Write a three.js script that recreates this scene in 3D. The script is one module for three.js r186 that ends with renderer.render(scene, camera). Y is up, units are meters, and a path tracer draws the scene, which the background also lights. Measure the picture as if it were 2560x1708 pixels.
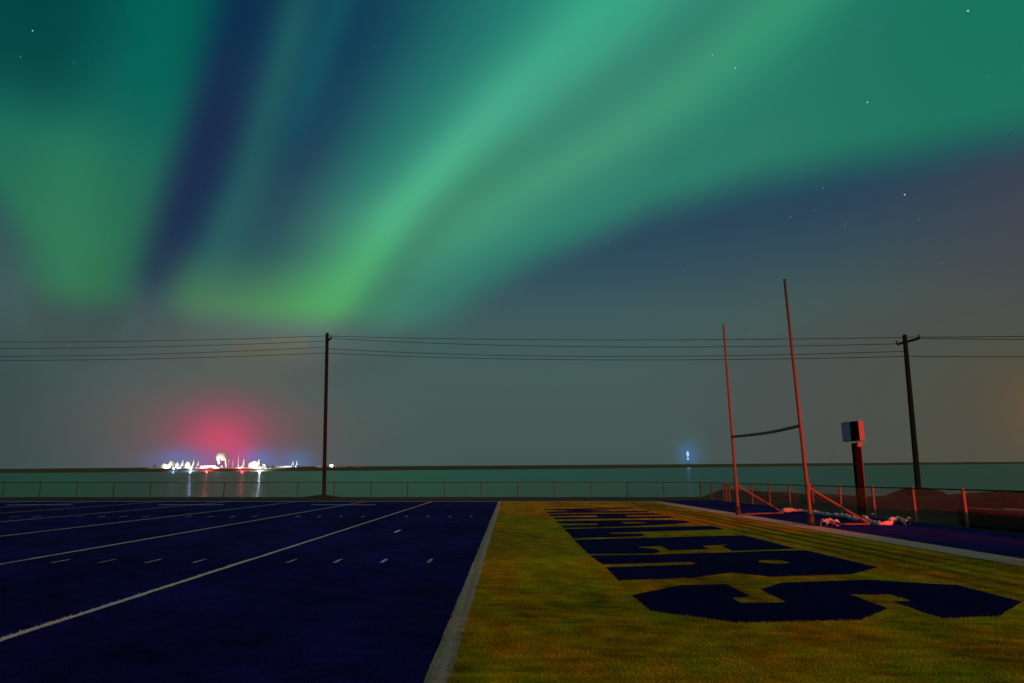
import * as THREE from 'three';
import { mergeGeometries } from 'three/addons/utils/BufferGeometryUtils.js';
import { RoundedBoxGeometry } from 'three/addons/geometries/RoundedBoxGeometry.js';
import { ImprovedNoise } from 'three/addons/math/ImprovedNoise.js';

// ------------------------------------------------------------------ camera, sky, light
const scene = new THREE.Scene();
const camera = new THREE.PerspectiveCamera(53.13, 1024 / 683, 0.1, 20000);
camera.position.set(0, 1.7, 0);
camera.rotation.set(THREE.MathUtils.degToRad(10.25), THREE.MathUtils.degToRad(-0.365), THREE.MathUtils.degToRad(-0.366), 'YXZ');

const renderer = new THREE.WebGLRenderer({ antialias: true });
renderer.setSize(1024, 683);
renderer.toneMapping = THREE.LinearToneMapping;
renderer.toneMappingExposure = 1;
renderer.shadowMap.enabled = true;

// small helpers for numbers
const noiseSource = new ImprovedNoise();
const N3 = (x, y, z = 0) => noiseSource.noise(x + 31.7, y + 17.3, z + 5.1);
const fbm = (x, y, o = 3) => { let s = 0, a = 0.5; for (let i = 0; i < o; i++) { s += a * N3(x, y, i * 9.7); x *= 2.03; y *= 2.03; a *= 0.5; } return s; };
let seed = 20171;
const rnd = () => { seed = (seed * 1664525 + 1013904223) >>> 0; return seed / 4294967296; };
const clamp = (x, a = 0, b = 1) => Math.min(b, Math.max(a, x));
const smooth = (a, b, x) => { const t = clamp((x - a) / (b - a)); return t * t * (3 - 2 * t); };
const toLinear = (c) => (c <= 0.04045 ? c / 12.92 : ((c + 0.055) / 1.055) ** 2.4);
// value(s) of a table [key, v...] at x, eased between rows
function table(rows, x) {
  if (x <= rows[0][0]) return rows[0].slice(1);
  for (let i = 1; i < rows.length; i++) if (x <= rows[i][0]) {
    const a = rows[i - 1], b = rows[i], t = (x - a[0]) / (b[0] - a[0]);
    return a.slice(1).map((v, k) => v + (b[k + 1] - v) * t);
  }
  return rows[rows.length - 1].slice(1);
}

// the night sky: air, northern lights and the glow of towns in the low haze, by bearing a and height e in degrees
const AIR = [[0, 68, 86, 83], [4, 70, 91, 87], [8, 68, 92, 89], [12, 63, 90, 92], [16, 50, 78, 92], [21, 38, 64, 88], [26, 24, 54, 82], [32, 13, 46, 78], [40, 10, 46, 76], [90, 12, 60, 74]];
const WEDGE_LEFT = [[0, -36], [8.4, -33.8], [10.8, -34.3], [14.7, -36.2], [17.6, -38.6], [20.5, -42], [23, -46], [27, -48], [40, -60]];
const WEDGE_RIGHT = [[0, -31], [9.4, -30], [14.1, -28.9], [18.7, -27.9], [25.2, -26.4], [30.2, -25.4], [34, -24.6], [45, -22]];
const WEDGE_COLOUR = [[0, 60, 82, 78], [5, 62, 88, 76], [8, 60, 98, 74], [11, 54, 110, 76], [15.2, 46, 116, 82], [19.5, 36, 112, 86], [22, 32, 110, 90], [26, 18, 98, 88], [30, 6, 88, 82], [36, 2, 82, 80], [60, 6, 78, 78]];
const STRIPE_RIGHT = [[0, -28], [9.7, -26.7], [13.3, -26.2], [18.4, -25], [22.8, -23.7], [28.4, -22], [34.6, -20.3], [45, -17]];
const RAY = [[11, -25.2], [16.5, -23.7], [21, -22.1], [27.1, -20.6], [33.1, -19], [45, -16]];
const RAY_TWO = [[20, -20.2], [27.5, -18], [30.2, -17.1], [34.6, -15.5], [45, -12]];
// main curtain: height, ridge bearing, soft reach to the left, reach to the right
const CURTAIN = [[5, -20, 5.5, 5], [7.2, -19, 5.2, 4], [11.2, -15.6, 4.6, 2.8], [16.3, -12.0, 3.9, 3.3], [20.6, -9.2, 4.3, 4.4], [25.3, -5.0, 5.2, 5], [30.4, 0.6, 7, 6.5], [34.7, 6.6, 9, 8.5], [40, 13.5, 12, 11], [60, 30, 20, 20]];
const CURTAIN_COLOUR = [[5, 92, 110, 84], [8, 92, 128, 84], [10, 90, 148, 88], [12.5, 82, 168, 100], [16, 78, 172, 112], [20, 80, 180, 132], [25, 76, 176, 138], [31, 68, 170, 138], [36, 58, 168, 134], [60, 40, 130, 110]];
const LOWER_EDGE = [[-60, 2], [-14, 4], [-8, 8.6], [-2.4, 13.0], [3.2, 16.2], [12.6, 19.6], [19.8, 20.8], [28.1, 21.2], [39.2, 20.6], [60, 20], [100, 20], [180, 20]];
const VALLEY = [[9, -13.6], [11.3, -12.0], [15.7, -9.0], [20.8, -5.2], [26.1, 1.2], [30.9, 9], [36, 17]];
const FOLD = [[8, -11.5], [12.9, -9.6], [17.3, -6.2], [21.3, -1.2], [24.4, 5.2], [27.9, 13], [32.8, 22.4], [40, 36]];
function skyColour(a, e) {
  const e0 = e;
  e = Math.max(0, e - 0.27 + 0.0075 * clamp(a, -40, 40));
  const c = table(AIR, e), mix = (rgb, k) => { for (let i = 0; i < 3; i++) c[i] += (rgb[i] - c[i]) * k; };
  const wob = fbm(a * 0.05, e * 0.08) * 2.2;
  // warm town air low on the right, dimmer air low on the left
  mix([84, 73, 58], 0.85 * smooth(10, 44, a + e * 0.25) * smooth(120, 60, a) * smooth(21, 3, e));
  mix([72, 66, 76], 0.75 * smooth(24, 46, a) * smooth(120, 60, a) * smooth(9, 14, e) * smooth(24, 18, e));
  mix([50, 66, 68], 0.7 * smooth(-27, -40, a) * smooth(12, 5, e));
  // purple-grey air in the dark gap
  mix([26, 38, 74], 0.75 * smooth(-33, -28, a) * smooth(-14, -22, a) * smooth(10, 15, e) * smooth(34, 24, e));
  mix([70, 72, 84], 0.5 * smooth(-32, -29, a) * smooth(-24, -27, a) * smooth(14, 10, e) * smooth(5, 9, e));
  // left wedge of light
  const wl = table(WEDGE_LEFT, e)[0], wr = table(WEDGE_RIGHT, e)[0];
  const wedge = smooth(wl - 2.6, wl + 2.4, a) * smooth(wr + 1.6, wr - 2.4, a) * smooth(4.5 + wob, 12.5 + wob, e);
  mix(table(WEDGE_COLOUR, e), wedge * 0.95 * smooth(-120, -70, a));
  mix([52, 130, 92], 0.5 * wedge * Math.exp(-(((a + 34 + wob * 0.4) / 2.6) ** 2)) * smooth(6, 13, e) * smooth(27, 19, e));
  mix([4, 104, 88], 0.6 * wedge * Math.exp(-(((a + 29.4 + wob * 0.4) / 2.6) ** 2)) * smooth(20, 30, e));
  mix([2, 64, 62], 0.75 * smooth(-31, -37, a) * smooth(-100, -60, a) * smooth(21, 28, e) * smooth(60, 40, e));
  mix([40, 100, 84], 0.35 * wedge * Math.exp(-(((a + 29.8) / 1.6) ** 2)) * smooth(24, 14, e));
  // faint rays to the right of the gap
  const sr = table(STRIPE_RIGHT, e)[0], open = smooth(sr - 0.6, sr + 2.6, a);
  const r1 = (a - table(RAY, e)[0]) / (a < table(RAY, e)[0] ? 1.9 : 2.4);
  mix([34, 98, 96], 0.72 * Math.exp(-r1 * r1) * smooth(8, 15, e) * smooth(46, 32, e));
  const r2 = (a - table(RAY_TWO, e)[0]) / 1.5;
  mix([16, 84, 98], 0.6 * Math.exp(-r2 * r2) * smooth(21, 30, e) * smooth(50, 38, e));
  mix([50, 96, 96], 0.55 * open * smooth(-8, -14, a) * smooth(26, 14, e) * smooth(3, 9, e));
  mix([84, 128, 84], 0.8 * smooth(-28.4, -24.4, a - (11 - e) * 0.2) * smooth(-6, -13, a) * smooth(17.5, 10.5, e) * smooth(7, 12, e));
  mix([88, 98, 80], 0.6 * smooth(-30, -22, a) * smooth(-8, -17, a) * smooth(11, 9, e) * smooth(4.5, 8.5, e));
  // broad sheet of light on the right, above its lower edge
  const le = table(LOWER_EDGE, a)[0] + wob * 0.35, [cr, cl, cw] = table(CURTAIN, e);
  const sheet = smooth(le - 1.6, le + 3.2, e) * smooth(cr - 3, cr + 5, a) * smooth(7, 12, e) * (0.42 + 0.58 * smooth(11, 20, e));
  const far = smooth(5, 40, a);
  mix([56 - 26 * far, 134 - 14 * far, 112 - 18 * far], 0.94 * sheet);
  mix([18, 112, 86], 0.5 * sheet * smooth(22, 42, a) * smooth(20, 34, e));
  const fd = (a - table(FOLD, e)[0]) / (3.4 + e * 0.06);
  mix([76, 164, 126], 0.55 * sheet * Math.exp(-fd * fd));
  const f2 = (a - table(FOLD, e + 5.6)[0]) / 4.2;
  mix([34, 118, 104], 0.28 * sheet * Math.exp(-f2 * f2));
  mix([44, 150, 114], 0.35 * sheet * Math.exp(-(((a - 22 - (e - 31) * 1.2) / 5) ** 2)) * smooth(24, 32, e));
  // the main curtain
  const d = a - cr, soft = d < 0 ? Math.exp(-Math.pow(Math.abs(d) / (cl * 1.35), 1.6)) : Math.exp(-Math.pow(d / cw, 2.2));
  mix(table(CURTAIN_COLOUR, e), 0.97 * soft * smooth(5 + wob * 0.5, 12 + wob * 0.5, e));
  const vd = (a - table(VALLEY, e)[0]) / (1.5 + e * 0.05);
  mix([60, 112 + e * 0.5, 100], 0.5 * Math.exp(-vd * vd) * smooth(9, 12, e) * smooth(33, 22, e));
  mix([30, 128, 112], 0.35 * Math.exp(-(((d + cl * 1.1) / (cl * 0.7)) ** 2)) * smooth(17, 26, e));
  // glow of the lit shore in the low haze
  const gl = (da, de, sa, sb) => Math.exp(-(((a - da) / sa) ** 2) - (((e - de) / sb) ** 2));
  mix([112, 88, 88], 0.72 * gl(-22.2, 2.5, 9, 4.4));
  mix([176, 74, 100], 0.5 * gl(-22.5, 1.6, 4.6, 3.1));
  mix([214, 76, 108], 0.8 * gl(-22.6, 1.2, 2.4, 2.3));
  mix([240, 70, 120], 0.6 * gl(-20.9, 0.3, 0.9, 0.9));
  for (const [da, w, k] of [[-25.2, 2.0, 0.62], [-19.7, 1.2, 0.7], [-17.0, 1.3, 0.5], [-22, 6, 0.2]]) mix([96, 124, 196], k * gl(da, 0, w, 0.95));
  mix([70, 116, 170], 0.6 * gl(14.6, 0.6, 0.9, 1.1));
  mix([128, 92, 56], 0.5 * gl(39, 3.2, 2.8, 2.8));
  // the rest of the sky, beyond what is in view, keeps the same mixture of dark air and light
  const away = Math.max(smooth(52, 100, Math.abs(a)), smooth(44, 68, e));
  if (away > 0) {
    const x = Math.cos(a * Math.PI / 180) * Math.cos(e * Math.PI / 180), y = Math.sin(a * Math.PI / 180) * Math.cos(e * Math.PI / 180);
    const band = smooth(-0.25, 0.4, fbm(x * 2.1 + 4, y * 2.1 + 7) * 1.6 + 0.05);
    const base = table(AIR, e), lit = e < 13 ? base : [34, 118, 100];
    const k = smooth(9, 22, e) * band;
    mix([0, 1, 2].map((i) => base[i] + (lit[i] - base[i]) * k), away);
  }
  // near the horizon the green is drawn down towards a grey tone
  const lin = c.map((v) => toLinear(clamp(v, 0, 255) / 255)), M = Math.max(lin[0], lin[2]), dull = smooth(13.2 + wob * 0.5, 10.05, e0);
  if (lin[1] > 1.08 * M && dull > 0) {
    const L = 0.5 * lin[0] + 0.3 * lin[1] + 0.2 * lin[2], k = dull * (lin[1] - 1.08 * M) / ((lin[1] - L) + 1.08 * (L - M));
    const main = lin[0] >= lin[2] ? 0 : 2;
    for (let i = 0; i < 3; i++) lin[i] += (L - lin[i]) * k * (i === 1 || i === main ? 1 : 0.15);
  }
  return lin;
}
const SKY_W = 4096, SKY_H = 2048, skyData = new Float32Array(SKY_W * SKY_H * 4);
{
  // computed every fourth texel and eased between, the light has no finer detail
  const q = 4, w = SKY_W / q, h = SKY_H / q, small = new Float32Array(w * h * 3);
  for (let j = 0; j < h; j++) for (let i = 0; i < w; i++) {
    const e = ((j + 0.5) / h - 0.5) * 180, th = ((i + 0.5) / w - 0.5) * 360;      // th = atan2(z, x)
    let a = th + 90; if (a > 180) a -= 360; if (a < -180) a += 360;
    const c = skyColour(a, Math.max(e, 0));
    for (let k = 0; k < 3; k++) small[(j * w + i) * 3 + k] = c[k];
  }
  for (let y = 0; y < SKY_H; y++) {
    const fy = clamp((y + 0.5) / q - 0.5, 0, h - 1), j0 = Math.floor(fy), j1 = Math.min(h - 1, j0 + 1), ty = fy - j0;
    for (let x = 0; x < SKY_W; x++) {
      const fx = (x + 0.5) / q - 0.5, i0 = (Math.floor(fx) + w) % w, i1 = (i0 + 1) % w, tx = fx - Math.floor(fx), o = (y * SKY_W + x) * 4;
      for (let k = 0; k < 3; k++) {
        const g = (j, i) => small[(j * w + i) * 3 + k];
        skyData[o + k] = (g(j0, i0) * (1 - tx) + g(j0, i1) * tx) * (1 - ty) + (g(j1, i0) * (1 - tx) + g(j1, i1) * tx) * ty;
      }
      skyData[o + 3] = 1;
    }
  }
}
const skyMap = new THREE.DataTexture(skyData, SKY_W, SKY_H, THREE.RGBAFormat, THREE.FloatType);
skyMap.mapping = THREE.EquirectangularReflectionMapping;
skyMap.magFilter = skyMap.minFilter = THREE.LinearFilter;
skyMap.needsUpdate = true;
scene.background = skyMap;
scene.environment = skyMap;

// the warm light of the distant street behind the photographer
const sun = new THREE.DirectionalLight(new THREE.Color(1, 0.5, 0.13), 0.85);
sun.position.set(30, 34, 60);
sun.target.position.set(0, 0, -20);
sun.castShadow = true;
sun.shadow.radius = 24;
sun.shadow.mapSize.set(2048, 2048);
Object.assign(sun.shadow.camera, { left: -70, right: 70, top: 70, bottom: -70, near: 1, far: 220 });
scene.add(sun, sun.target);

// ------------------------------------------------------------------ naming helpers
const taken = new Map();
function numbered(n) { const k = taken.get(n) ?? 0; taken.set(n, k + 1); return k ? n + '_' + String(k).padStart(3, '0') : n; }
const shade = (o) => { o.traverse((m) => { if (m.isMesh) { m.castShadow = true; m.receiveShadow = true; } }); return o; };
function thing(name, label, category, pos = [0, 0, 0], group) {
  const o = new THREE.Group(); o.name = numbered(name); o.position.set(...pos); scene.add(o);
  o.userData = { label, category }; if (group) o.userData.group = group;
  return o;
}
function part(name, geo, mat, parent, pos) {
  const m = new THREE.Mesh(geo, mat); m.name = name; if (pos) m.position.set(...pos); parent.add(m);
  m.castShadow = m.receiveShadow = true; return m;
}
function single(name, label, category, geo, mat, pos, group) {
  const m = part(numbered(name), geo, mat, scene, pos); m.userData = { label, category }; if (group) m.userData.group = group; return m;
}
function structure(name, geo, mat) { const m = part(name, geo, mat, scene); m.userData.kind = 'structure'; return m; }
const col = (r, g, b) => new THREE.Color().setRGB(r, g, b);
const std = (r, g, b, rough = 0.9, extra = {}) => new THREE.MeshStandardMaterial({ color: col(r, g, b), roughness: rough, ...extra });

// ------------------------------------------------------------------ textures
function tex(size, fn, srgb, repeat) {
  const d = new Uint8Array(size * size * 4);
  for (let y = 0; y < size; y++) for (let x = 0; x < size; x++) {
    const v = fn(x / size, y / size), o = (y * size + x) * 4;
    for (let k = 0; k < 3; k++) d[o + k] = clamp(Math.round((Array.isArray(v) ? v[k] : v) * 255), 0, 255);
    d[o + 3] = 255;
  }
  const t = new THREE.DataTexture(d, size, size); t.wrapS = t.wrapT = THREE.RepeatWrapping; t.magFilter = THREE.LinearFilter; t.minFilter = THREE.LinearMipmapLinearFilter; t.generateMipmaps = true;
  if (srgb) t.colorSpace = THREE.SRGBColorSpace;
  if (repeat) t.repeat.set(repeat, repeat);
  t.needsUpdate = true; return t;
}
// tileable fibre noise: many short strokes
function strokes(size, count, len, angle, spread, lo, hi) {
  const b = new Float32Array(size * size).fill((lo + hi) / 2);
  for (let i = 0; i < count; i++) {
    const x0 = rnd() * size, y0 = rnd() * size, t = angle + (rnd() - 0.5) * spread, L = len * (0.5 + rnd()), v = lo + (hi - lo) * rnd();
    for (let s = 0; s < L; s++) { const x = Math.floor(x0 + Math.cos(t) * s + size) % size, y = Math.floor(y0 + Math.sin(t) * s + size) % size; b[((y + size) % size) * size + (x + size) % size] = v; }
  }
  return b;
}
const SZ = 1024, fibre = strokes(SZ, 260000, 9, 1.35, 1.6, 0, 1);
const at = (b, u, v) => b[Math.floor(v * SZ) * SZ + Math.floor(u * SZ)];
const turfTone = tex(SZ, (u, v) => 0.62 + 0.38 * at(fibre, u, v), true);
const turfBump = tex(SZ, (u, v) => at(fibre, u, v), false);
for (const t of [turfTone, turfBump]) t.repeat.set(1 / 5, 1 / 5);         // uv are metres: one tile is 5 m
const gravelTone = tex(512, (u, v) => 0.45 + 0.4 * rnd() + 0.2 * fbm(u * 20, v * 20), true);
gravelTone.repeat.set(1 / 4, 1 / 4);

const turfYellow = new THREE.MeshPhysicalMaterial({ roughness: 1, specularIntensity: 0.08, vertexColors: true, map: turfTone, bumpMap: turfBump, bumpScale: 0.025 });
const turfBlue = new THREE.MeshPhysicalMaterial({ roughness: 1, specularIntensity: 0.08, vertexColors: true, map: turfTone, bumpMap: turfBump, bumpScale: 0.025 });
const turfWhite = new THREE.MeshPhysicalMaterial({ roughness: 1, specularIntensity: 0.1, vertexColors: true, bumpMap: turfBump, bumpScale: 0.02 });

// ------------------------------------------------------------------ ground: the field falls gently towards the water
const SLOPE = 0.0169, CROSS = 0.0064, plane = (Z, X = 0) => -SLOPE * Z - CROSS * X, SEA = -1.95;
function bankHeight(X, Z) {
  const h = Z < 26 ? 1.2 : Z > 37 ? 0.62 : 1.2 - 0.58 * smooth(26, 37, Z);
  return h * smooth(16.9, 19.2, X + 0.5 * fbm(Z * 0.25, 3)) * (1 + 0.25 * fbm(Z * 0.35, X * 0.4));
}
function groundHeight(X, Z) {
  let y = plane(Math.max(Z, -12), clamp(X, -80, 40)) - 0.03;
  if (X > 16.4) {
    y += bankHeight(X, Z);
    y -= (0.9 + bankHeight(X, Z)) * smooth(20.2, 23.5, X);
  }
  // low mounds at the two power poles
  y += 0.3 * Math.exp(-(((X + 15.8) / 0.9) ** 2) - (((Z - 60) / 0.9) ** 2));
  const d = Math.hypot(X - 24.7, Z - 42); y += 2.05 * smooth(4.6, 0.2, d);
  y += 0.05 * fbm(X * 0.6, Z * 0.6) * smooth(16, 17, Math.max(X, Z - 40));
  return THREE.MathUtils.lerp(y, SEA - 2.5, smooth(61.5 + 0.8 * fbm(X * 0.12, 1), 76, Z));
}
function gridGeometry(xs, zs, height, colour) {
  const pos = [], uv = [], idx = [], cs = [], nx = xs.length;
  for (const Z of zs) for (const X of xs) { pos.push(X, height(X, Z), -Z); uv.push(X, Z); if (colour) cs.push(...colour(X, Z)); }
  for (let j = 0; j + 1 < zs.length; j++) for (let i = 0; i + 1 < nx; i++) { const a = j * nx + i; idx.push(a, a + 1, a + nx, a + 1, a + nx + 1, a + nx); }
  const g = new THREE.BufferGeometry();
  g.setAttribute('position', new THREE.Float32BufferAttribute(pos, 3)); g.setAttribute('uv', new THREE.Float32BufferAttribute(uv, 2));
  if (colour) g.setAttribute('color', new THREE.Float32BufferAttribute(cs, 3));
  g.setIndex(idx); g.computeVertexNormals(); return g;
}
const range = (a, b, n) => Array.from({ length: n + 1 }, (_, i) => a + (b - a) * i / n);
{
  const xs = [...range(-160, -60, 10), ...range(-58, 14, 36), ...range(15, 36, 64), ...range(38, 90, 13)];
  const zs = [...range(-40, 0, 10), ...range(1, 54, 80), ...range(54.4, 80, 48)];
  structure('ground', gridGeometry(xs, zs, groundHeight, (X, Z) => { const v = 1 + 0.5 * fbm(X * 0.8, Z * 0.8); return [0.028 * v, 0.014 * v, 0.012 * v]; }), std(1, 1, 1, 0.95, { vertexColors: true, map: gravelTone, bumpMap: gravelTone, bumpScale: 0.03 }));
}
// water of the lagoon
const ripple = tex(512, (u, v) => {
  let s = 0; for (let i = 0; i < 9; i++) { const fx = Math.round(2 + i * 2.3 + (i % 3) * 5), fy = Math.round(9 + i * 6.5); s += Math.sin(6.2832 * (fx * u * (i % 2 ? 1 : -1) + fy * v) + i * 2.1) / (1 + i * 0.35); }
  return 0.5 + 0.09 * s;
}, false);
ripple.repeat.set(1 / 14, 1 / 14);
{
  const g = gridGeometry([-4000, -900, -300, -100, 0, 100, 300, 900, 4000], [62, 80, 120, 200, 400, 700, 1200, 2500, 6000], () => SEA);
  structure('water', g, new THREE.MeshPhysicalMaterial({ color: col(0.004, 0.125, 0.058), roughness: 0.27, ior: 1.33, specularIntensity: 1, bumpMap: ripple, bumpScale: 0.16 }));
}
// low land across the water: front edge (X, Z, height above the water)
const SHORE = [[-2600, 640, 2.6], [-900, 575, 2.6], [-430, 552, 2.6], [-289, 552, 2.7], [-140, 555, 2.7], [6, 597, 2.7], [140, 670, 2.8], [263, 776, 3.0], [390, 870, 3.2], [522, 992, 3.4], [720, 1130, 3.5], [940, 1257, 3.6], [2600, 2300, 3.7]];
{
  const pos = [], idx = [], fine = [];
  for (let i = 0; i + 1 < SHORE.length; i++) for (let k = 0; k < 24; k++) { const t = k / 24; fine.push(SHORE[i].map((v, n) => v + (SHORE[i + 1][n] - v) * t)); }
  fine.forEach(([X, Z, h], i) => {
    const w = 1 + 0.3 * fbm(X * 0.02, 8), r = Math.hypot(X, Z), ux = X / r, uz = Z / r;
    for (const [back, y] of [[-2, SEA - 0.6], [1, SEA + 0.35 * h], [5, SEA + 0.9 * h * w], [14, SEA + h * w], [90, SEA + h], [1500, SEA + h]]) pos.push(X + ux * back, y, -(Z + uz * back));
    if (i) for (let k = 0; k < 5; k++) { const a = (i - 1) * 6 + k, b = i * 6 + k; idx.push(a, b, a + 1, b, b + 1, a + 1); }
  });
  const g = new THREE.BufferGeometry(); g.setAttribute('position', new THREE.Float32BufferAttribute(pos, 3)); g.setIndex(idx); g.computeVertexNormals();
  structure('far_shore', g, std(0.07, 0.05, 0.028));
}

// ------------------------------------------------------------------ the playing field: sheets of coloured turf, each about 4 mm above the one below
function turfColour(base, amount, warm) {
  return (X, Z) => {
    const v = 1 + amount * (1.1 * fbm(X * 0.55 + 3, Z * 0.22) + 0.8 * fbm(X * 2.3, Z * 1.6 + 9) + 0.75 * N3(X * 3.1, Z * 6.3, 2)), t = warm * (fbm(X * 0.8 + 40, Z * 0.45) * 1.4 + 0.5 * N3(X * 4.1, Z * 2.2, 8));
    return [base[0] * v * (1 + t), base[1] * v * (1 - 0.55 * t), base[2] * v];
  };
}
const blueTone = turfColour([0.016, 0.016, 0.25], 1.0, 0.5);
const yellowTone = turfColour([0.68, 0.42, 0.006], 0.8, 0.52);
const wornTone = turfColour([0.46, 0.41, 0.4], 0.8, 0.4);
const whiteTone = turfColour([0.82, 0.72, 0.84], 0.5, 0.15);
const field = structure('playing_field', gridGeometry([...range(-75, -12, 63), ...range(-11.7, 15.5, 90)], [...range(-14, 2, 8), ...range(2.3, 24, 72), ...range(24.6, 51.6, 46)], (X, Z) => plane(Z, X), blueTone), turfBlue);
// end zone, with brushed rows of nap running along it towards the end line
const rows = (X) => 1 - 0.75 * smooth(6.9, 7.6, X) * Math.pow(Math.max(0, Math.cos((X + 0.06 * Math.sin(X * 9)) * 6.2832 / 0.62)), 3);
{
  const yellow = (X, Z) => { const c = yellowTone(X, Z), r = rows(X + 0.12 * fbm(X, Z * 0.2)); return c.map((v) => v * r); };
  const g = gridGeometry(range(-0.52, 9.9, 130), [...range(-1, 4, 6), ...range(4.2, 20, 130), ...range(20.3, 49.6, 90)], (X, Z) => plane(Z, X) + 0.004, yellow);
  const endZone = structure('end_zone', g, turfYellow);
}
const endZone = scene.getObjectByName('end_zone');
// a flat painted shape on the turf from an outline of [X, Z], its edge a little ragged
function ragged(pts, step = 0.22, amp = 0.018) {
  const out = [];
  pts.forEach((p, i) => {
    const q = pts[(i + 1) % pts.length], n = Math.max(1, Math.round(Math.hypot(q[0] - p[0], q[1] - p[1]) / step));
    for (let k = 0; k < n; k++) { const t = k / n, x = p[0] + (q[0] - p[0]) * t, z = p[1] + (q[1] - p[1]) * t; out.push([x + amp * N3(x * 5, z * 5, 1), z + amp * 1.6 * N3(x * 5, z * 5, 7)]); }
  });
  return out;
}
function painted(outline, tone, lift, holes = [], amp) {
  const sh = new THREE.Shape(ragged(outline, 0.22, amp).map(([x, z]) => new THREE.Vector2(x, z)));
  for (const h of holes) sh.holes.push(new THREE.Path(ragged(h, 0.15, amp).map(([x, z]) => new THREE.Vector2(x, z))));
  const g = new THREE.ShapeGeometry(sh), p = g.attributes.position, cs = [];
  const uv = new Float32Array(p.count * 2);
  for (let i = 0; i < p.count; i++) { const X = p.getX(i), Z = p.getY(i); p.setXYZ(i, X, plane(Z, X) + lift, -Z); uv[i * 2] = X; uv[i * 2 + 1] = Z; cs.push(...tone(X, Z)); }
  g.setAttribute('uv', new THREE.BufferAttribute(uv, 2)); g.setAttribute('color', new THREE.Float32BufferAttribute(cs, 3));
  g.computeVertexNormals();
  const n = g.attributes.normal; if (n.getY(0) < 0) { const ix = g.index.array; for (let i = 0; i < ix.length; i += 3) [ix[i], ix[i + 1]] = [ix[i + 1], ix[i]]; g.computeVertexNormals(); }
  return g;
}
const rect = (x0, x1, z0, z1) => [[x0, z0], [x1, z0], [x1, z1], [x0, z1]];
// white lines
for (const X of [-5.4, -10.1, -14.85, -19.6, -24.3, -29.0, -33.7, -38.4, -43.1]) part('yard_line', painted(rect(X - 0.05, X + 0.05, -1, 49.35), whiteTone, 0.004, [], 0.03), turfWhite, field);
part('goal_line', painted(rect(-0.72, -0.51, -1, 49.35), wornTone, 0.008, [], 0.03), turfWhite, field);
part('sideline', painted(rect(-60, 10.85, 49.5, 49.95), whiteTone, 0.008, [], 0.02), turfWhite, field);
part('end_line', painted(rect(9.92, 10.85, -1, 49.45), wornTone, 0.008, [], 0.03), turfWhite, field);
for (const Zr of [14.7, 30.85]) for (let k = 0; k < 44; k++) {
  const X = -1.63 - k * 0.95; if (k % 5 === 4) continue;
  part('hash_mark', painted(rect(X - 0.035, X + 0.035, Zr - 0.3, Zr + 0.3), whiteTone, 0.004, [], 0.01), turfWhite, field);
}
part('hash_mark', painted(rect(-3.6, -3.5, 22.0, 23.1), whiteTone, 0.004, [], 0.01), turfWhite, field);
for (const X of [-10.1, -19.6, -29]) part('number_bar', painted(rect(X - 2.2, X + 1.8, 43.6, 44.0), whiteTone, 0.004, [], 0.03), turfWhite, field);
// navy letters in the end zone, feet towards the goal line
const navy = turfColour([0.005, 0.006, 0.13], 0.4, 0.2);
const LETTERS = {
  S: [[[1.79, 10.46], [1.83, 9.29], [2.68, 8.54], [4.24, 8.68], [4.98, 9.44], [5.01, 10.51], [5.59, 10.51], [5.6, 9.97], [5.31, 9.95], [5.28, 8.77], [6.06, 8.89], [7.11, 9.91], [7.16, 11.39], [6.02, 11.96], [4.48, 11.68], [3.85, 10.96], [3.82, 9.86], [3.17, 9.83], [3.19, 10.26], [3.48, 10.31], [3.51, 11.51], [2.73, 11.39]]],
  R: [[[1.79, 15.66], [3.24, 15.78], [6.87, 16.72], [7.01, 16.55], [7.05, 13.57], [6.08, 12.62], [4.5, 12.31], [4.03, 12.88], [3.14, 12.18], [1.83, 11.91], [1.84, 13.6], [3.61, 14.0], [3.75, 14.2], [3.68, 14.42], [1.84, 14.0]], [[5.05, 14.35], [5.35, 14.12], [5.68, 14.3], [5.62, 14.72], [5.2, 14.72]]],
  E: [[[1.79, 19.5], [6.97, 20.9], [6.94, 17.05], [5.23, 16.56], [5.31, 17.64], [5.62, 18.13], [4.84, 17.7], [4.83, 16.94], [3.78, 16.66], [3.8, 17.72], [3.14, 17.46], [3.52, 16.97], [3.5, 16.31], [3.22, 15.98], [1.79, 15.86]]],
  L: [[[1.85, 23.4], [5.94, 24.6], [7.2, 24.9], [7.12, 23.2], [4.32, 22.3], [3.1, 21.9], [3.15, 21.45], [4.07, 21.5], [3.97, 20.6], [1.82, 19.9]]],
  A: [[[1.85, 27.5], [4.6, 28.2], [6.6, 28.35], [7.14, 27.4], [6.5, 26.2], [4.79, 25.0], [3.74, 24.5], [1.88, 24.0], [1.88, 25.0], [3.2, 25.35], [3.3, 26.2], [1.87, 26.1]], [[4.3, 26.1], [5.2, 26.4], [5.2, 26.9], [4.3, 26.9]]],
  H: [[[1.86, 32.6], [7.0, 33.5], [7.05, 32.1], [5.2, 31.7], [5.2, 30.6], [7.08, 31.0], [7.1, 29.7], [1.9, 28.7], [1.9, 30.0], [3.9, 30.35], [3.9, 31.5], [1.87, 31.1]]],
  W: [[[1.84, 37.6], [7.0, 39.9], [7.0, 38.8], [3.8, 37.0], [5.2, 36.9], [5.2, 36.1], [3.8, 35.3], [7.0, 35.6], [7.0, 34.3], [1.88, 33.5], [1.86, 34.8], [3.4, 35.9], [1.85, 36.5]]],
};
for (const [outline, ...holes] of Object.values(LETTERS)) part('letter', painted(outline, navy, 0.008, holes), turfBlue, endZone);

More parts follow.
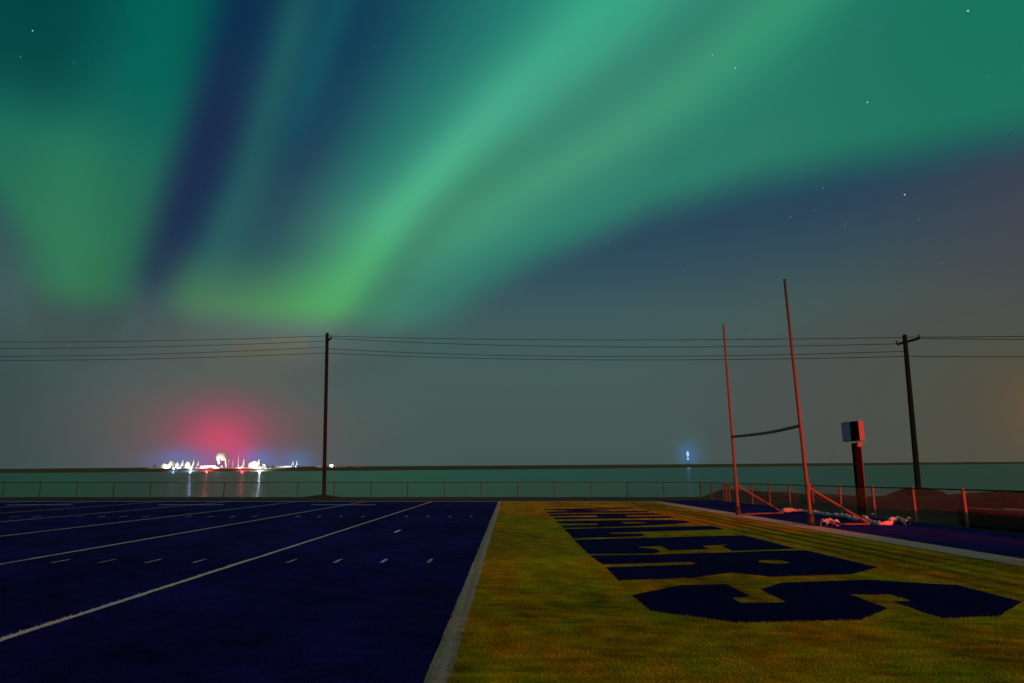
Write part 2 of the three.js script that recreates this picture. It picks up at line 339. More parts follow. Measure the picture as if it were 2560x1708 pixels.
// loose fibres of the turf where it is close enough to tell them
{
  const inside = (pts, x, z) => { let c = false; for (let i = 0, j = pts.length - 1; i < pts.length; j = i++) { const [xi, zi] = pts[i], [xj, zj] = pts[j]; if ((zi > z) !== (zj > z) && x < (xj - xi) * (z - zi) / (zj - zi) + xi) c = !c; } return c; };
  const marks = [LETTERS.S, LETTERS.R];
  const tone = (X, Z) => {
    if (X > -0.72 && X < -0.51) return [wornTone, 0.9];
    if (X > 9.92 && X < 10.85) return [wornTone, 0.9];
    if (Math.abs(X + 5.4) < 0.06) return [whiteTone, 0.9];
    if (X <= -0.72 || X >= 10.85) return [blueTone, 0.7];
    for (const [o, h] of marks) if (inside(o, X, Z) && !(h && inside(h, X, Z))) return [navy, 0.7];
    return [yellowTone, 0.72];
  };
  const blade = [], ix = [];
  for (let k = 0; k < 4; k++) {
    const t = k * 1.57 + 0.4, c = Math.cos(t), s = Math.sin(t), lean = 0.5 + 0.25 * k, n = k * 3;
    blade.push(c * 0.1 - s * 0.16, 0, s * 0.1 + c * 0.16, c * 0.1 + s * 0.16, 0, s * 0.1 - c * 0.16, c * lean, 1 - 0.12 * k, s * lean); ix.push(n, n + 1, n + 2);
  }
  const g = new THREE.BufferGeometry(); g.setAttribute('position', new THREE.Float32BufferAttribute(blade, 3)); g.setIndex(ix); g.computeVertexNormals();
  const spots = [], cell = 0.03;
  for (let Z = 4.8; Z < 15; Z += cell * (Z < 9 ? 1 : 1.5)) for (let X = -0.8 * Z - 0.5; X < Math.min(15, 0.82 * Z + 0.5); X += cell * (Z < 9 ? 1 : 1.5)) if (rnd() < 0.8) spots.push([X + (rnd() - 0.5) * cell, Z + (rnd() - 0.5) * cell]);
  const m = new THREE.InstancedMesh(g, new THREE.MeshPhysicalMaterial({ roughness: 1, specularIntensity: 0.08, side: THREE.DoubleSide }), spots.length), M = new THREE.Matrix4(), Q = new THREE.Quaternion(), up = new THREE.Vector3(0, 1, 0), C = new THREE.Color();
  spots.forEach(([X, Z], i) => {
    const h = 0.014 + 0.012 * rnd() + 0.008 * N3(X * 1.5, Z * 1.5, 4); Q.setFromAxisAngle(up, rnd() * 6.283);
    M.compose(new THREE.Vector3(X, plane(Z, X) + 0.006, -Z), Q, new THREE.Vector3(h * 0.8, h, h * 0.8)); m.setMatrixAt(i, M);
    const [f, k] = tone(X, Z), v = k * (0.7 + 0.6 * rnd()), q = f(X, Z); m.setColorAt(i, C.setRGB(clamp(q[0] * v), clamp(q[1] * v), clamp(q[2] * v)));
  });
  m.name = 'turf_fibres'; m.userData = { kind: 'stuff', label: 'short synthetic turf fibres covering the near field', category: 'turf' }; m.castShadow = m.receiveShadow = true; scene.add(m);
}

// ------------------------------------------------------------------ round bars
function bar(a, b, r, r2 = r, seg = 10) {
  const A = new THREE.Vector3(...a), B = new THREE.Vector3(...b), d = B.clone().sub(A), g = new THREE.CylinderGeometry(r2, r, d.length(), seg, 1);
  g.applyQuaternion(new THREE.Quaternion().setFromUnitVectors(new THREE.Vector3(0, 1, 0), d.clone().normalize())); g.translate(...A.add(B).multiplyScalar(0.5).toArray()); return g;
}
const curve = (pts, r, seg = 40, rad = 6) => new THREE.TubeGeometry(new THREE.CatmullRomCurve3(pts.map((p) => new THREE.Vector3(...p))), seg, r, rad);
const grain = tex(256, (u, v) => 0.55 + 0.3 * fbm(u * 30, v * 3) + 0.2 * rnd(), true); grain.repeat.set(2, 1);
const wood = std(0.03, 0.022, 0.016, 0.9, { map: grain, bumpMap: grain, bumpScale: 0.01 });
const steel = std(0.42, 0.41, 0.4, 0.5, { metalness: 0.2 });
const galvanised = new THREE.MeshPhysicalMaterial({ color: col(0.13, 0.12, 0.115), roughness: 0.8, specularIntensity: 0.2 }), dullPost = new THREE.MeshPhysicalMaterial({ color: col(0.07, 0.085, 0.045), roughness: 0.8, specularIntensity: 0.2 });
const paintWhite = new THREE.MeshPhysicalMaterial({ color: col(0.12, 0.095, 0.08), roughness: 0.8, specularIntensity: 0.2 });
const wireMat = std(0.012, 0.012, 0.013, 0.8);

// ------------------------------------------------------------------ goal: football uprights on a frame with back stays
{
  const L = [10.38, plane(31.7, 10.4), -31.7], R = [10.76, plane(25, 10.8), -25];
  const g = thing('goal_post', 'white goal with two tall uprights and a crossbar at the end line', 'goal', R);
  const rel = (p) => p.map((v, i) => v - R[i]);
  const upright = (b, t, name) => { const m = part('upright', bar(rel(b), rel(t), 0.075, 0.045, 12), paintWhite, g); part('foot', bar(rel([b[0], b[1] - 0.05, b[2]]), rel([b[0], b[1] + 0.42, b[2]]), 0.12, 0.11, 12), std(0.03, 0.03, 0.03, 0.8), m); return m; };
  upright(L, [10.24, 8.2, -31.7]); upright(R, [10.5, 8.57, -25]);
  part('crossbar', curve([rel([10.34, 2.92, -31.7]), rel([10.45, 2.91, -29.5]), rel([10.55, 2.94, -27.4]), rel([10.68, 3.05, -25])], 0.06, 24, 10), std(0.12, 0.13, 0.1, 0.6), g);
  part('back_stay', bar(rel([10.74, 0.85, -25]), rel([12.95, plane(25.2, 12.9) + 0.05, -25.2]), 0.04), paintWhite, g);
  part('back_stay', bar(rel([10.36, 0.75, -31.7]), rel([12.9, plane(33, 12.9) + 0.05, -32.9]), 0.04), paintWhite, g);
  part('ground_bar', bar(rel([10.8, plane(25, 10.8) + 0.05, -25]), rel([12.95, plane(25.2, 12.9) + 0.05, -25.2]), 0.035), paintWhite, g);
  part('ground_bar', bar(rel([10.42, plane(31.7, 10.4) + 0.05, -31.7]), rel([12.9, plane(33, 12.9) + 0.05, -32.9]), 0.035), paintWhite, g);
  part('collar', bar(rel([10.36, 0.66, -31.7]), rel([10.36, 0.84, -31.7]), 0.1, 0.1, 12), paintWhite, g);
  part('collar', bar(rel([10.75, 0.76, -25]), rel([10.75, 0.95, -25]), 0.1, 0.1, 12), paintWhite, g);
}
// crumpled netting dropped on the turf behind it
function crumpled(pts, w, salt) {
  const c = new THREE.CatmullRomCurve3(pts.map(([X, Z, h = 0.06]) => new THREE.Vector3(X, plane(Z, X) + h, -Z))), g = new THREE.TubeGeometry(c, 90, w, 9), p = g.attributes.position;
  for (let i = 0; i < p.count; i++) {
    const x = p.getX(i), y = p.getY(i), z = p.getZ(i), k = 0.6 * N3(x * 4, y * 9 + salt, z * 4);
    const floor = plane(-z, x) + 0.012; p.setXYZ(i, x + k * w * 1.6, Math.max(floor, y + w * 1.1 * N3(x * 7, salt, z * 7)), z + w * 1.6 * N3(x * 6, z * 6, salt));
  }
  g.computeVertexNormals(); return g;
}
const netMat = std(0.42, 0.4, 0.46, 0.9);
single('crumpled_net', 'long crumpled strip of white netting behind the goal along its rear', 'net', crumpled([[13.4, 34.2, 0.12], [13.2, 33.3, 0.14], [13.9, 34.4, 0.1], [14.3, 34.0], [14.5, 33.4], [14.1, 32.3], [14.2, 31.3], [14.3, 30.3], [14.0, 28.9], [13.4, 26.9]], 0.09, 1), netMat);
single('crumpled_net', 'white netting bunched at the foot of the back stay nearest the camera', 'net', crumpled([[14.5, 28.6, 0.1], [13.8, 27.0], [13.5, 26.1, 0.05], [13.3, 25.4], [13.6, 25.2], [14.4, 26.4, 0.12], [15.0, 26.9, 0.12], [14.2, 25.0]], 0.075, 5), netMat);
single('crumpled_net', 'small pile of white netting at the base of the nearer upright', 'net', crumpled([[10.95, 24.5], [11.2, 24.9, 0.12], [11.45, 25.0, 0.13], [11.55, 24.6]], 0.1, 9), netMat);

// ------------------------------------------------------------------ chain link fences
const FH = 1.27, BAY = 3.05;
function linkPanel(w, h) {                       // woven wire of one bay in its own plane: x along, y up
  const gs = [], step = 0.075, r = 0.0022;
  for (const s of [1, -1]) for (let k = -h; k < w; k += step * Math.SQRT2 / 1.0) {
    let x0 = k, y0 = 0, x1 = k + h, y1 = h; if (x0 < 0) { y0 = -x0; x0 = 0; } if (x1 > w) { y1 = h - (x1 - w); x1 = w; } if (x1 - x0 < 0.05) continue;
    gs.push(s > 0 ? bar([x0, y0, r], [x1, y1, r], r, r, 3) : bar([w - x0, y0, -r], [w - x1, y1, -r], r, r, 3));
  }
  for (const g of gs) g.deleteAttribute('uv');
  return mergeGeometries(gs);
}
const linkGeo = linkPanel(BAY, FH - 0.1), postGeo = (() => { const a = new THREE.CylinderGeometry(0.058, 0.058, FH + 0.1, 10), b = new THREE.SphereGeometry(0.064, 10, 6); b.translate(0, FH / 2 + 0.06, 0); return mergeGeometries([a, b]); })();
const linkMat = std(0.1, 0.1, 0.1, 0.7);
const slimGeo = postGeo.clone().scale(0.62, 1, 0.62);
const railDark = std(0.015, 0.015, 0.014, 0.8);
function fence(name, label, start, dir, n, post, geo = postGeo) {
  const f = thing(name, label, 'fence', [start[0], groundHeight(start[0], start[1]), -start[1]]);
  const y0 = f.position.y, ang = Math.atan2(dir[1], dir[0]);
  const yAt = (i) => groundHeight(Math.min(16, start[0] + dir[0] * BAY * i), start[1] + dir[1] * BAY * i) + 0.02 - y0;
  const top = [];
  for (let i = 0; i <= n; i++) {
    const x = dir[0] * BAY * i, z = -dir[1] * BAY * i, y = yAt(i), tilt = (rnd() - 0.5) * 0.03;
    const m = part('post', geo, post(i), f, [x, y + FH / 2 - 0.05, z]); m.rotation.z = tilt; m.rotation.x = (rnd() - 0.5) * 0.03;
    top.push([x, y + FH, z]);
    if (i < n) { const p = part('wire_mesh', linkGeo, linkMat, f, [x, y + 0.06, z]); p.rotation.order = 'YXZ'; p.rotation.y = ang; p.rotation.z = Math.atan2(yAt(i + 1) - y, BAY); p.userData.kind = 'stuff'; }
  }
  part('top_rail', curve(top, 0.028, n * 4, 6), railDark, f);
  return f;
}
fence('chain_link_fence', 'low chain link fence along the water edge behind the field', [16, 58.2], [-1, 0], 24, () => dullPost, slimGeo);
fence('chain_link_fence', 'low chain link fence running towards the camera behind the goal', [16, 58.06], [0, -1], 16, () => galvanised);
// short gate frames at the far corner
for (const [Z, label] of [[51.0, 'narrow gate post pair in the fence at the far corner']]) {
  const g = thing('fence_gate', label, 'gate', [15.9, plane(Z, 15.9), -Z]);
  for (const k of [0, 0.75]) part('post', new THREE.BoxGeometry(0.14, FH + 0.05, 0.12), std(0.12, 0.1, 0.08), g, [0, (FH + 0.05) / 2 - 0.03, k]);
  part('gate_rail', bar([0, 1.1, 0], [0, 1.1, 0.75], 0.02), galvanised, g); part('gate_rail', bar([0, 0.2, 0], [0, 0.2, 0.75], 0.02), galvanised, g);
}

// ------------------------------------------------------------------ play clock on its post beyond the fence
{
  const X = 17.05, Z = 33.8, y0 = groundHeight(X, Z), top = 3.71;
  const c = thing('play_clock', 'boxy clock housing on a thick dark post beyond the fence', 'clock', [X, y0, -Z]);
  const post = new RoundedBoxGeometry(0.3, 2.75 - y0, 0.3, 2, 0.03); part('post', post, new THREE.MeshPhysicalMaterial({ color: col(0.006, 0.005, 0.005), roughness: 0.8, specularIntensity: 0.05 }), c, [0, (2.75 - y0) / 2 - 0.1, 0]);
  part('lit_edge_bar', bar([0.16, 0, 0.17], [0.16, 2.5 - y0, 0.17], 0.03), new THREE.MeshPhysicalMaterial({ color: col(0.1, 0.08, 0.06), roughness: 0.8, specularIntensity: 0.2 }), c);  // thin tan bar added as the lit right edge of the post
  const b = part('housing', new RoundedBoxGeometry(0.24, 0.96, 1.7, 2, 0.02), new THREE.MeshPhysicalMaterial({ color: col(0.2, 0.18, 0.18), roughness: 0.8, specularIntensity: 0.2 }), c, [-0.02, top - 0.48 - y0, -0.12]);
  const face = (z0, z1, m) => part('panel', new THREE.BoxGeometry(0.03, 0.9, z1 - z0), m, b, [-0.133, 0, (z0 + z1) / 2]);
  face(-0.83, -0.42, std(0.42, 0.36, 0.5, 0.6)); face(-0.38, 0.05, std(0.42, 0.38, 0.5, 0.6)); face(0.08, 0.83, new THREE.MeshPhysicalMaterial({ color: col(0.008, 0.01, 0.014), roughness: 1, specularIntensity: 0.1 }));
  part('junction_box', new RoundedBoxGeometry(0.26, 0.24, 0.2, 2, 0.03), new THREE.MeshPhysicalMaterial({ color: col(0.2, 0.18, 0.18), roughness: 0.8, specularIntensity: 0.2 }), c, [0.06, 2.58 - y0, 0.22]);
}

// ------------------------------------------------------------------ power poles and lines
function pole(label, base, top, r0, r1, arm) {
  const p = thing('power_pole', label, 'power pole', base), rel = (q) => q.map((v, i) => v - base[i]);
  part('pole', bar([0, -0.6, 0], rel(top), r0, r1, 12), wood, p);
  part('cap', new THREE.SphereGeometry(r1 * 1.06, 10, 6), wood, p, rel(top));
  const a = part('crossarm', bar(rel(arm[0]), rel(arm[1]), 0.085, 0.085, 6), wood, p);
  for (const q of arm) part('insulator', new THREE.CylinderGeometry(0.05, 0.08, 0.22, 8), std(0.08, 0.06, 0.04, 0.4), a, [rel(q)[0], rel(q)[1] + 0.14, rel(q)[2]]);
  return p;
}
const PL = [-15.8, groundHeight(-15.8, 60), -60], PR = [24.72, groundHeight(24.72, 42), -42], PLtop = [-16.12, 13.29, -60], PRtop = [24.92, 9.49, -42];
pole('dark wooden power pole behind the far fence by the water', PL, PLtop, 0.17, 0.15, [[-16.2, 12.74, -60.4], [-15.55, 12.78, -59.2]]);
pole('dark wooden power pole with a tilted crossarm on a dirt mound', PR, PRtop, 0.17, 0.13, [[24.5, 9.02, -42.2], [25.68, 9.32, -41.8]]);
function wire(label, a, b, sag) {
  const pts = range(0, 1, 14).map((t) => [a[0] + (b[0] - a[0]) * t, a[1] + (b[1] - a[1]) * t - 4 * sag * t * (1 - t), a[2] + (b[2] - a[2]) * t]);
  single('power_line', label, 'cable', curve(pts, 0.021, 70, 5), wireMat, undefined, 'power lines');
}
const FL = -78, FR = [66, 24];
wire('thin topmost power line left of the pole by the water', [FL, 13.79, -60], [-16.2, 13.14, -60], 0.7);
wire('thick second power line left of the pole by the water', [FL, 13.19, -60.2], [-16.2, 12.74, -60.3], 0.75);
wire('faint third power line left of the pole by the water', [FL, 12.59, -60], [-16.1, 12.14, -60], 0.9);
wire('lowest power line left of the pole by the water', [FL, 11.99, -60], [-16.05, 11.59, -60], 0.7);
wire('topmost power line between the two poles', [-16.1, 13.14, -60], [24.9, 9.42, -42], 0.25);
wire('second power line from the short bracket to the crossarm', [-15.55, 12.78, -59.2], [24.5, 9.05, -42.2], 0.45);
wire('faint third power line between the two poles', [-16.05, 11.99, -60], [24.85, 8.54, -42], 0.5);
wire('lowest power line between the two poles', [-16, 11.59, -60], [24.8, 8.22, -42], 0.4);
wire('topmost power line right of the crossarm pole', [24.95, 9.44, -42], [FR[0], 7.9, -FR[1]], 0.5);
wire('second power line right of the crossarm pole', [25.68, 9.32, -41.8], [FR[0], 7.4, -FR[1]], 0.6);
wire('lowest power line right of the crossarm pole', [24.95, 8.22, -42], [FR[0], 6.7, -FR[1]], 0.5);
pole('power pole far out to the left of the field', [FL, groundHeight(FL, 60), -60], [FL, 13.99, -60], 0.17, 0.15, [[FL - 0.6, 13.19, -60.2], [FL + 0.6, 13.19, -60.2]]);
pole('power pole far out to the right of the field', [FR[0], groundHeight(...FR), -FR[1]], [FR[0], 8.1, -FR[1]], 0.17, 0.15, [[FR[0] - 0.6, 7.4, -FR[1]], [FR[0] + 0.6, 7.4, -FR[1]]]);

// ------------------------------------------------------------------ beyond the right fence
{
  const Z0 = 12, Z1 = 25.6, g = new RoundedBoxGeometry(0.95, 0.62, Z1 - Z0, 8, 0.08), p = g.attributes.position;
  for (let i = 0; i < p.count; i++) { const z = p.getZ(i); p.setY(i, p.getY(i) + SLOPE * z + 0.03 * fbm(z * 1.7, p.getX(i) * 2)); }
  g.computeVertexNormals();
  const t = thing('covered_stack', 'long low black covered stack behind the right fence', 'stack', [16.85, plane((Z0 + Z1) / 2, 16.85), -(Z0 + Z1) / 2]);
  part('cover', g, std(0.006, 0.006, 0.007, 0.85), t, [0, 0.29, 0]);
  single('metal_pipe', 'thin metal pipe lying on the black covered stack', 'pipe', bar([16.75, plane(23.6, 16.7) + 0.64, -23.6], [16.65, plane(14, 16.7) + 0.64, -14], 0.028), steel);
}
for (const [X, Z, label] of [[16.7, 29.3, 'small pale scrap of litter beside the black covered stack'], [16.75, 32.2, 'small pale scrap of litter below the clock post'], [15.6, 20.6, 'small pale scrap of litter near the right edge of the picture']]) {
  const g = new THREE.IcosahedronGeometry(0.07, 1), p = g.attributes.position; for (let i = 0; i < p.count; i++) { const k = 1 + 0.5 * N3(p.getX(i) * 30, p.getY(i) * 30, p.getZ(i) * 30 + X); p.setXYZ(i, p.getX(i) * k * 1.3, p.getY(i) * k * 0.7, p.getZ(i) * k); }
  g.computeVertexNormals(); single('litter', label, 'litter', g, std(0.6, 0.55, 0.45), [X, groundHeight(X, Z) + 0.05, -Z]);
}
// red floodlight out of the picture on the right, aimed along the fence at the goal
{
  const X = 26, Z = 2, y0 = groundHeight(X, Z), y = 2.75, t = thing('red_floodlight', 'hooded red floodlight on a post right of the field', 'floodlight', [X, y0, -Z]);
  part('post', bar([0, -0.2, 0], [0, y - y0 - 0.15, 0], 0.05), steel, t);
  const aim = new THREE.Vector3(-13.2, -2.0, -30).normalize(), hood = new THREE.CylinderGeometry(0.2, 0.12, 0.3, 16, 1, true); hood.rotateX(Math.PI / 2);
  const h = part('hood', hood, std(0.05, 0.05, 0.05, 0.6), t, [0, y - y0, 0]); h.lookAt(h.getWorldPosition(new THREE.Vector3()).add(aim));
  part('lamp_glass', new THREE.SphereGeometry(0.1, 14, 10), new THREE.MeshStandardMaterial({ color: col(0.2, 0.01, 0.01), emissive: col(1, 0.05, 0.03), emissiveIntensity: 12 }), t, [0, y - y0, 0]);
  const s = new THREE.SpotLight(new THREE.Color(1, 0.022, 0.014), 7500, 0, 0.34, 0.7, 2);
  s.position.set(X + aim.x * 0.2, y + aim.y * 0.2, -Z + aim.z * 0.2); s.target.position.set(X + aim.x * 30, y + aim.y * 30, -Z + aim.z * 30); s.castShadow = true; s.shadow.radius = 5;
  scene.add(s, s.target);
}

// ------------------------------------------------------------------ the lit shore across the water
const TY = SEA + 2.66, townWhite = std(0.78, 0.78, 0.76, 0.8), townCream = std(0.76, 0.68, 0.56, 0.8), townDim = std(0.3, 0.3, 0.3, 0.8), dark = std(0.02, 0.02, 0.02);
function gable(w, d, h, roof) {
  const s = new THREE.Shape([[-w / 2, 0], [w / 2, 0], [w / 2, h], [0, roof], [-w / 2, h]].map((p) => new THREE.Vector2(...p))), g = new THREE.ExtrudeGeometry(s, { depth: d, bevelEnabled: false }); g.translate(0, 0, -d / 2); return g;
}
function arch(w, d, h) {
  const s = new THREE.Shape(); s.moveTo(-w / 2, 0); s.lineTo(w / 2, 0);
  for (let k = 0; k <= 16; k++) { const t = Math.PI * k / 16; s.lineTo(Math.cos(t) * w / 2, Math.pow(Math.sin(t), 0.75) * h); }
  const g = new THREE.ExtrudeGeometry(s, { depth: d, bevelEnabled: false }); g.translate(0, 0, -d / 2); return g;
}
const peaked = (w, d, h) => { const g = new THREE.CylinderGeometry(0.12, Math.SQRT1_2, 1, 4, 3); g.rotateY(Math.PI / 4); const p = g.attributes.position; for (let i = 0; i < p.count; i++) { const y = p.getY(i) + 0.5, k = 1 - 0.25 * Math.sin(Math.PI * y); p.setXYZ(i, p.getX(i) * w * k, y * h, p.getZ(i) * d * k); } g.computeVertexNormals(); return g; };
function house(name, label, cat, X, geo, mat, Z = 565, w = 1) {
  const t = thing(name, label, cat, [X, TY, -Z], 'floodlit buildings of the far shore'); part('wall', geo, mat, t);
  geo.computeBoundingBox(); const b = geo.boundingBox;
  part('door', new THREE.BoxGeometry(0.9 * w, Math.min(2, b.max.y * 0.4), 0.12), dark, t, [(b.max.x - b.min.x) * 0.18, Math.min(2, b.max.y * 0.4) / 2, b.max.z * 0.98 + 0.05]);
  return t;
}
house('hut', 'tiny dim hut at the far left end of the lit shore', 'hut', -285.8, gable(1.6, 2, 2.2, 3.2), townDim, 563, 0.4);
house('shed', 'low cream shed at the left of the lit buildings', 'shed', -278.1, gable(4.8, 5, 2.8, 4.4), townCream);
house('arched_hut', 'round topped cream hut second from the left of the lit buildings', 'hut', -272.6, arch(3.9, 6, 6.2), townCream);
house('arched_hut', 'small round topped white hut left of the pointed white tent', 'hut', -268.3, arch(2.4, 4, 5), townWhite);
house('tent', 'pointed white tent between the round hut and the double house', 'tent', -264.5, peaked(3.8, 4, 6.6), townWhite);
house('arched_hut', 'wide round topped cream house joined to a pointed gable', 'house', -259.3, arch(4.4, 6, 5.2), townCream);
house('tent', 'tall pointed gable right of the wide round topped house', 'tent', -255.7, peaked(2.8, 3, 6.9), townWhite);
house('tent', 'slim pointed tent left of the long low white wall', 'tent', -251.8, peaked(2.6, 3, 5.6), townCream);
single('long_wall', 'long low white wall left of the tall white dome', 'wall', new RoundedBoxGeometry(11.6, 2.3, 3, 3, 0.4), townWhite, [-243.7, TY + 1.1, -564.9]);
{ // tall white dome: a shell open at the front with a hanging drop and a slanting leg
  const t = thing('white_dome', 'tall floodlit white dome with a hanging drop and a slanting right leg', 'dome', [-235.8, TY, -570.3]);
  const g = new THREE.SphereGeometry(1, 36, 18, 0, Math.PI * 2, 0, Math.PI * 0.62), p = g.attributes.position;
  for (let i = 0; i < p.count; i++) { const x = p.getX(i), y = p.getY(i), z = p.getZ(i), low = clamp(-y * 2.6), rag = low * 1.3 * Math.sin(Math.atan2(z, x) * 5); p.setXYZ(i, x * 4.1, 8.4 + y * 5.2 + rag * 0.6, z * 3.4); }
  g.computeVertexNormals(); part('shell', g, townWhite, t);
  const drop = new THREE.LatheGeometry([[0, 0], [0.8, 0.5], [1.15, 1.6], [0.9, 3], [0.45, 4.4], [0, 4.8]].map((q) => new THREE.Vector2(...q)), 14); part('drop', drop, townWhite, t, [-0.4, 2.9, 3.2]);
  part('leg', curve([[3.8, 8, 1], [4.3, 6, 1.2], [4.9, 3.4, 1.4], [5.6, 0, 1.6]], 0.75, 20, 10), townWhite, t);
  part('leg', bar([-3.4, 0, -1], [-3.6, 7, -0.6], 0.35), std(0.1, 0.06, 0.06), t); part('leg', bar([1.2, 0, -1], [1.2, 7, -0.6], 0.35), std(0.1, 0.06, 0.06), t);
  part('tank', new THREE.CylinderGeometry(0.7, 0.8, 1.9, 12), townWhite, t, [2.0, 0.95, 2.6]);
}
single('white_post', 'slim pale post with a swollen top right of the dome', 'post', mergeGeometries([bar([0, 0, 0], [0, 4.4, 0], 0.16), (() => { const s = new THREE.SphereGeometry(0.55, 10, 8); s.scale(1, 2.4, 1); s.translate(0.1, 5.9, 0); return s; })()]), townCream, [-226.5, TY, -562.8]);
single('white_post', 'short stout white post left of the red mast', 'post', mergeGeometries([bar([0, 0, 0], [0, 5.2, 0], 0.42, 0.3), bar([0, 5.2, 0], [0, 5.9, 0], 0.2, 0.08)]), townWhite, [-223.1, TY, -562.8]);
single('mast', 'tall thin mast beside the red light on the shore', 'mast', mergeGeometries([bar([0, 0, 0], [0, 10.6, 0], 0.26, 0.12), bar([-0.6, 8, 0], [0.6, 8, 0], 0.06)]), townWhite, [-218.7, TY, -562.8]);
house('tent', 'pointed cream tent right of the tall thin mast', 'tent', -215.0, peaked(3.4, 4, 7), townCream);
house('hall', 'wide cream hall with a peak at the right of the red glow', 'hall', -205.0, gable(9.6, 8, 3.4, 5.6), townCream);
house('tent', 'pointed white gable at the right end of the wide hall', 'tent', -201.1, peaked(4.6, 4, 6.9), townWhite, 560);
single('container', 'white box container at the right end of the wide hall', 'container', new RoundedBoxGeometry(2.6, 2.9, 4, 3, 0.12), townWhite, [-196.8, TY + 1.45, -561.7]);
house('tent', 'white hooked tent at the left end of the second lit group', 'tent', -199.5, peaked(2.6, 3, 4.2), townWhite, 588);
single('long_wall', 'long low white wall of the second lit group', 'wall', new RoundedBoxGeometry(19, 1.5, 3, 3, 0.3), townWhite, [-186.5, TY + 0.75, -585.3]);
house('tent', 'taller pointed tent of the second lit group', 'tent', -180.4, peaked(2.8, 3, 6), townWhite, 582);
house('tent', 'right pointed tent of the second lit group', 'tent', -177.1, peaked(2.8, 3, 5.8), townWhite, 582);
single('low_shed', 'low pale shed just left of the power pole foot across the water', 'shed', gable(3.8, 3, 0.9, 1.5), townWhite, [-158.0, TY, -582.1]);
single('storage_tank', 'rounded white tank just right of the power pole across the water', 'tank', new RoundedBoxGeometry(4.3, 2.9, 3.4, 5, 1.2), townWhite, [-148.0, TY + 1.4, -582.1]);
single('low_shed', 'long dim grey shed right of the rounded white tank', 'shed', gable(10, 4, 1, 1.5), townDim, [-139.9, TY, -582.1]);
single('low_shed', 'short dim grey shed at the right end of the shore buildings', 'shed', gable(5.2, 4, 1.2, 1.8), townDim, [-125.6, TY, -584.2]);
// lamps of that shore: a post with a glowing head, and its light
function shoreLamp(label, X, Z, h, colour, cd, r = 0.4, glow = 30) {
  const t = thing('shore_lamp', label, 'lamp', [X, SEA + (Z < 516 ? 0.3 : 1.45), -Z], 'lamps of the far shore');
  part('post', bar([0, -0.6, 0], [0, h, 0], 0.1), dark, t);
  part('lamp_head', new THREE.SphereGeometry(r, 14, 10), new THREE.MeshStandardMaterial({ color: col(0.1, 0.1, 0.1), emissive: colour, emissiveIntensity: glow }), t, [0, h + r, 0]);
  const l = new THREE.PointLight(colour, cd, 0, 2); l.position.set(X, t.position.y + h + r, -Z + r + 0.05); l.castShadow = true; l.shadow.radius = r / 0.02; scene.add(l);
}
const coldWhite = col(0.72, 0.84, 1), white = col(1, 0.95, 0.9), redLight = col(1, 0.06, 0.09), blueLight = col(0.35, 0.55, 1);
shoreLamp('blue white lamp at the water edge below the round topped huts', -266.0, 553.5, 0.5, blueLight, 120, 0.5, 14);
shoreLamp('blue white lamp at the water edge below the wide round house', -252.4, 553.5, 0.5, blueLight, 700, 0.55, 18);
shoreLamp('brightest cold white lamp at the water edge below the wide hall', -197.5, 553.5, 0.7, coldWhite, 1100, 0.55, 26);
shoreLamp('red lamp left of the dome on the shore', -239.4, 553.6, 1.2, redLight, 750, 0.5, 16);
shoreLamp('red lamp beside the tall thin mast', -211.6, 553.6, 1.2, redLight, 480, 0.6, 16);
// floodlights standing on the yard in front of the buildings and shining at them
function yardLight(label, X, Z, aim, colour, cd, h = 0.9) {
  const t = thing('yard_floodlight', label, 'floodlight', [X, TY - 0.1, -Z], 'floodlights of the far shore');
  part('stand', bar([0, -0.4, 0], [0, h - 0.2, 0], 0.08), dark, t);
  part('hood', new RoundedBoxGeometry(0.8, 0.5, 0.35, 2, 0.05), dark, t, [0, h, 0.2]);
  part('lamp_glass', new THREE.BoxGeometry(0.7, 0.4, 0.06), new THREE.MeshStandardMaterial({ color: col(0.1, 0.1, 0.1), emissive: colour, emissiveIntensity: 10 }), t, [0, h, -0.02]);
  const l = new THREE.SpotLight(colour, cd, 0, 1.1, 0.7, 2); l.position.set(X, TY - 0.1 + h, -Z - 0.15); l.target.position.set(aim[0], TY + aim[1], -aim[2]); l.castShadow = true; l.shadow.radius = 12; scene.add(l, l.target);
}
yardLight('floodlight in front of the left shed and huts', -275, 557.5, [-276, 2, 565], white, 214);
yardLight('floodlight in front of the pointed white tent', -266, 557.5, [-266, 2.5, 565], coldWhite, 214);
yardLight('floodlight in front of the wide round house', -257, 557.5, [-257, 2.5, 565], white, 236);
yardLight('floodlight in front of the long low wall', -245, 557.5, [-245, 1.5, 565], coldWhite, 185);
yardLight('floodlight in front of the tall dome', -235.5, 557, [-235.8, 8, 571], col(0.8, 1, 0.95), 714);
yardLight('floodlight in front of the cream tent by the mast', -216, 557, [-216, 3, 565], white, 214);
yardLight('floodlight in front of the wide hall', -204, 556.5, [-204, 2.5, 565], white, 299);
yardLight('floodlight in front of the second lit group', -187, 577, [-187, 1.5, 585], coldWhite, 185);
yardLight('floodlight in front of the right pointed tents', -178.5, 575, [-178.7, 2.5, 583], coldWhite, 214);
yardLight('floodlight in front of the rounded white tank', -148, 577, [-148, 1.4, 582], white, 114);
single('lit_ground_strip', 'long low white strip added as lit ground along the front of the lit shore buildings', 'wall', new RoundedBoxGeometry(93, 0.7, 0.6, 2, 0.1), std(0.5, 0.52, 0.56), [-243, TY + 0.35, -560.4]);  // low white bar added for the bright lit ground below the buildings
// pale gravel yard under the buildings
{
  const g = new RoundedBoxGeometry(114, 0.5, 26, 2, 0.2); g.translate(-235, TY - 0.32, -570); structure('gravel_yard', g, std(0.5, 0.48, 0.46));
}

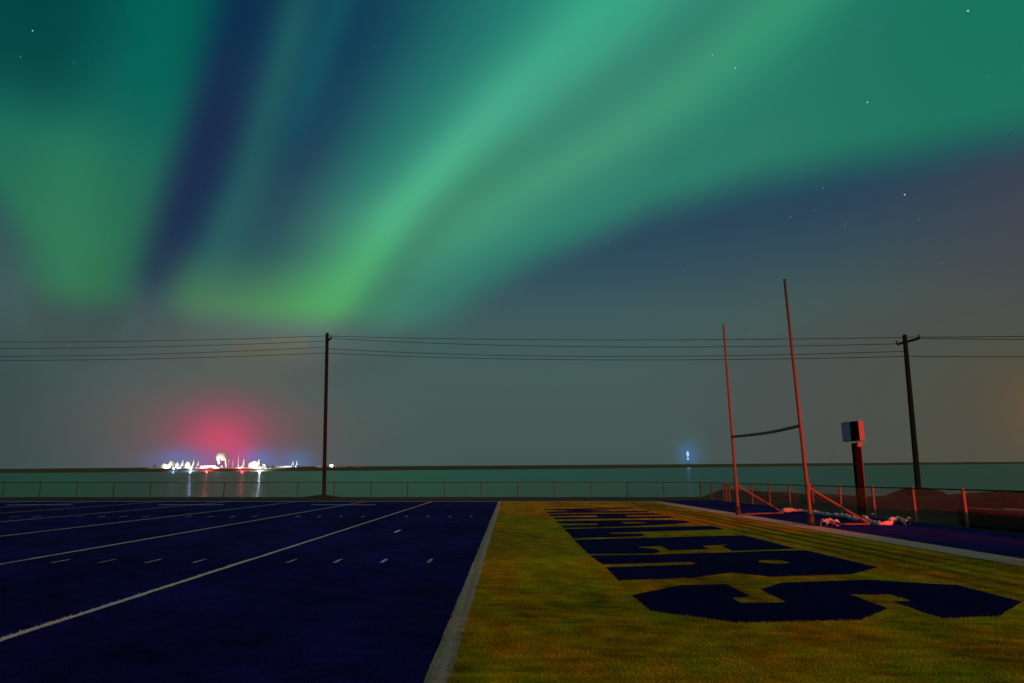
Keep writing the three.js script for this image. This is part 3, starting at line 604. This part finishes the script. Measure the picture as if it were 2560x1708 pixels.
{ // lone mast with a cold light on the far right shore
  const X = 205, Z = 790, y0 = SEA + 2.6, t = thing('light_mast', 'lone mast with two cold blue lights far across the water', 'mast', [X, y0, -Z]);
  part('post', bar([0, -1, 0], [0, 12.5, 0], 0.25, 0.15), dark, t);
  const m = new THREE.MeshStandardMaterial({ color: col(0.1, 0.1, 0.1), emissive: col(0.3, 0.55, 1), emissiveIntensity: 1.1 });
  const a = new THREE.SphereGeometry(1.5, 14, 10); a.scale(1, 2.2, 1); part('lamp_head', a, m, t, [0, 12.2, 0]);  // head enlarged to take in the glow around the lamp
  const b = new THREE.SphereGeometry(1.1, 14, 10); b.scale(1, 1.5, 1); part('lamp_head', b, m, t, [0, 6.6, 0]);
  const l = new THREE.PointLight(col(0.3, 0.55, 1), 70, 0, 2); l.position.set(X, y0 + 12.2, -Z + 1.6); l.castShadow = true; l.shadow.radius = 60; scene.add(l);
}

// ------------------------------------------------------------------ stars
{
  const sky = new THREE.Group(); sky.name = 'sky'; sky.userData.kind = 'structure'; scene.add(sky);
  const D = 9000, geo = new THREE.SphereGeometry(1, 8, 6);
  const dim = new THREE.MeshStandardMaterial({ color: 0x000000, emissive: col(0.75, 0.9, 1), emissiveIntensity: 0.35 }), bright = new THREE.MeshStandardMaterial({ color: 0x000000, emissive: col(0.8, 0.95, 1), emissiveIntensity: 0.7 });
  const STARS = [[37.1, 30.1, 1.6], [18.4, 31.6, 1], [20.2, 30.4, 1.2], [37.8, 25.7, 0.7], [29.9, 26.1, 1.3], [26.2, 20.7, 0.9], [31.7, 19.2, 1.4], [25.4, 19.1, 0.8], [23.6, 18.9, 0.9], [27.5, 17.8, 0.8], [32.4, 17.3, 0.8], [11.2, 21, 0.8], [8.8, 18.3, 0.8], [19.9, 10.2, 0.7], [7.4, 23.8, 0.6], [38.6, 22.1, 0.6], [-37.4, 28.9, 1.1], [-37.9, 27.1, 0.8], [-34.7, 27.7, 0.7], [-31.3, 16.4, 0.6], [-33, 8.5, 0.6], [-12, 33, 0.5], [3, 31, 0.5], [33.5, 14, 0.5], [15, 15.5, 0.5]];
  for (const [a, e, s] of STARS) {
    const A = a * Math.PI / 180, e2 = e * Math.PI / 180, m = part('star', geo, s > 0.95 ? bright : dim, sky, [Math.sin(A) * Math.cos(e2) * D, 1.7 + Math.sin(e2) * D, -Math.cos(A) * Math.cos(e2) * D]); m.scale.setScalar(5.6 * s);
    m.castShadow = m.receiveShadow = false;
  }
}
renderer.render(scene, camera);
